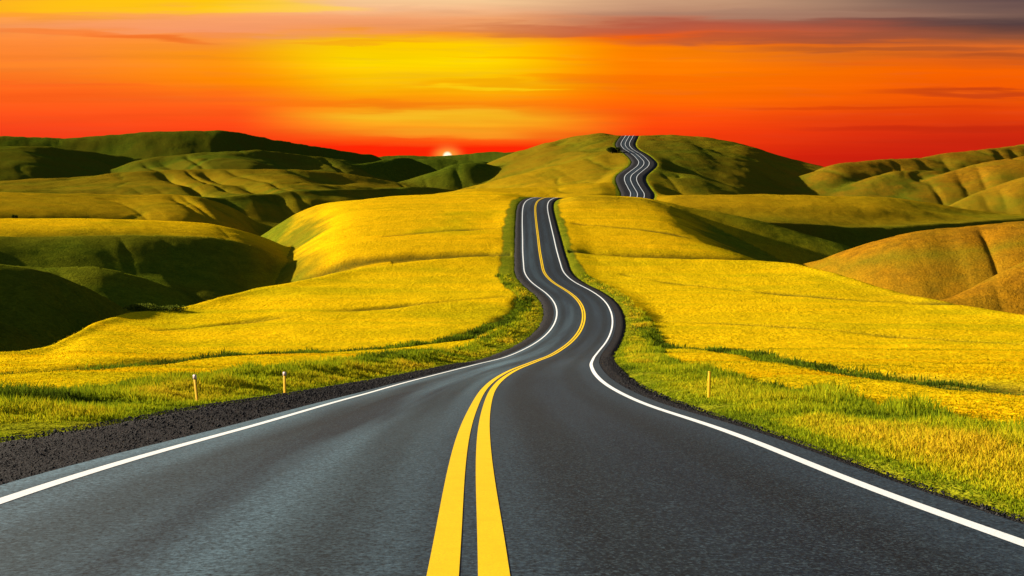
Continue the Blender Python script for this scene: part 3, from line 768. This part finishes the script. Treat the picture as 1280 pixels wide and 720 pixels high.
C4 = column([(0,(98,76,76)),(18,(122,92,82)),(30,(84,62,62)),(46,(150,84,54)),(58,(232,108,30)),(70,(196,88,30)),(88,(250,100,0)),(118,(240,84,5)),(140,(226,64,10)),(165,(205,40,14)),(195,(196,28,14)),(-60,(95,80,80))])
def azp(px): return math.atan((px - 640) / F)
azw = h.math('ADD', azn, h.math('MULTIPLY', h.math('SUBTRACT', nc_, .5), .12))
c = h.mix(h.maprange(azw, azp(20), azp(320), 0, 1, True), C0, C1)
c = h.mix(h.maprange(azw, azp(270), azp(470), 0, 1, True), c, C2)
c = h.mix(h.maprange(azw, azp(600), azp(830), 0, 1, True), c, C3)
c = h.mix(h.maprange(azw, azp(800), azp(1240), 0, 1, True), c, C4)
c = h.mix(h.math('MULTIPLY', h.maprange(nb_, .52, .72), h.maprange(e, .06, .2, .05, .30)), c, h.mix(.5, c, rgb(*lin((150, 90, 70)))))
# separate cloud streaks
def streak(c, px, py, wx_, wy_, col, amt, tl=0.0):
    a0, e0 = azp(px), (245 - py) / F
    u = h.math('DIVIDE', h.math('SUBTRACT', azw, a0), wx_ / F)
    v = h.math('SUBTRACT', h.math('SUBTRACT', e2, e0), h.math('MULTIPLY', h.math('SUBTRACT', azn, a0), tl))
    v = h.math('ADD', h.math('DIVIDE', v, wy_ / F), h.math('MULTIPLY', h.math('SUBTRACT', nb_, .5), 1.6))
    q = h.math('ADD', h.math('MULTIPLY', u, u), h.math('MULTIPLY', v, v))
    return h.mix(h.math('MULTIPLY', h.maprange(q, 1.0, 0.0, 0, 1, True), amt), c, rgb(*lin(col)))
c = streak(c, 215, 14, 230, 14, (255,200,10), 0.81, .03)
c = streak(c, 380, 20, 120, 7, (255,214,10), 0.59)
c = streak(c, 330, 40, 330, 15, (250,160,110), 0.59, .01)
c = streak(c, 205, 60, 90, 5, (236,98,28), 0.64, -.03)
c = streak(c, 120, 54, 130, 4, (245,112,40), 0.42, -.03)
c = streak(c, 470, 60, 120, 4, (246,140,30), 0.42, .03)
c = streak(c, 620, 112, 130, 4, (255,214,20), 0.68, -.01)
c = streak(c, 600, 106, 100, 4, (246,160,5), 0.51)
c = streak(c, 540, 146, 150, 6, (255,196,40), 0.51)
c = streak(c, 560, 168, 120, 9, (255,180,40), 0.47)
c = streak(c, 420, 134, 180, 5, (250,120,14), 0.42)
c = streak(c, 60, 118, 160, 4, (255,96,30), 0.42, .01)
c = streak(c, 90, 92, 160, 5, (255,136,42), 0.42)
c = streak(c, 820, 40, 330, 9, (178,88,66), 0.51, .01)
c = streak(c, 1010, 48, 260, 6, (150,82,62), 0.59, .02)
c = streak(c, 960, 22, 260, 8, (170,128,106), 0.51)
c = streak(c, 1120, 78, 130, 3, (236,100,16), 0.51, .02)
c = streak(c, 1250, 68, 80, 4, (168,76,34), 0.59)
c = streak(c, 760, 76, 220, 4, (255,140,4), 0.42)
c = streak(c, 840, 100, 240, 5, (252,108,2), 0.42)
c = streak(c, 1090, 132, 180, 4, (214,62,10), 0.51)
c = streak(c, 1230, 112, 160, 6, (186,58,20), .7)
c = streak(c, 1120, 60, 200, 5, (150,74,44), .55)
c = streak(c, 1180, 158, 200, 5, (188,36,14), 0.42)
nd_ = wn(2.4, 75, 5, 1.7, .5)
c = h.mix(1.0, c, _grey(h, h.maprange(nd_, .3, .7, .92, 1.07)), 'MULTIPLY')
# the sun itself, half down behind the far ridge
sa, se = azp(560), (245 - 196) / F
ddx = h.math('SUBTRACT', azn, sa); ddy = h.math('SUBTRACT', e, se)
rad = h.math('SQRT', h.math('ADD', h.math('MULTIPLY', ddx, ddx), h.math('MULTIPLY', ddy, ddy)))
ddy2 = h.math('MULTIPLY', ddy, 1.4)
rad2 = h.math('SQRT', h.math('ADD', h.math('MULTIPLY', ddx, ddx), h.math('MULTIPLY', ddy2, ddy2)))
c = h.mix(h.math('POWER', h.maprange(rad2, .030, .003, 0, 1, True), 2.6), c, rgb(1.0, .34, .04))
c = h.mix(h.maprange(rad, .0060, .0024, 0, 1, True), c, rgb(1.5, 1.25, .85))
# the glow dies away round the horizon and towards the zenith
back = h.maprange(h.math('ABSOLUTE', azn), .55, 1.2, 1.0, 0.0, True)
c = h.mix(back, rgb(.045, .065, .095), c)
bg1 = h.n('ShaderNodeBackground'); h.l(c, bg1.inputs[0]); bg1.inputs[1].default_value = 2 ** -EXPO
bg2 = h.n('ShaderNodeBackground'); h.l(sky.outputs[0], bg2.inputs[0]); bg2.inputs[1].default_value = .039
mx = h.n('ShaderNodeMixShader'); h.l(h.maprange(e, .23, .42, 0, 1, True), mx.inputs[0])
h.l(bg1.outputs[0], mx.inputs[1]); h.l(bg2.outputs[0], mx.inputs[2]); h.l(mx.outputs[0], wo.inputs[0])

cd = bpy.data.cameras.new('camera'); co = bpy.data.objects.new('camera', cd); COL.objects.link(co)
cd.sensor_width = 36.0; cd.lens = 36.0 * F / 1280; cd.clip_start = .1; cd.clip_end = 20000
co.location = (0, 0, ZO); co.rotation_euler = (math.pi / 2 - PITCH, 0, 0)
sc.camera = co
vs_ = sc.view_settings
vs_.view_transform = 'Standard'; vs_.look = 'None'; vs_.exposure = EXPO; vs_.gamma = 1; vs_.use_curve_mapping = False
sc.render.engine = 'CYCLES'
sc.cycles.max_bounces = 4; sc.cycles.diffuse_bounces = 2; sc.cycles.use_denoising = True
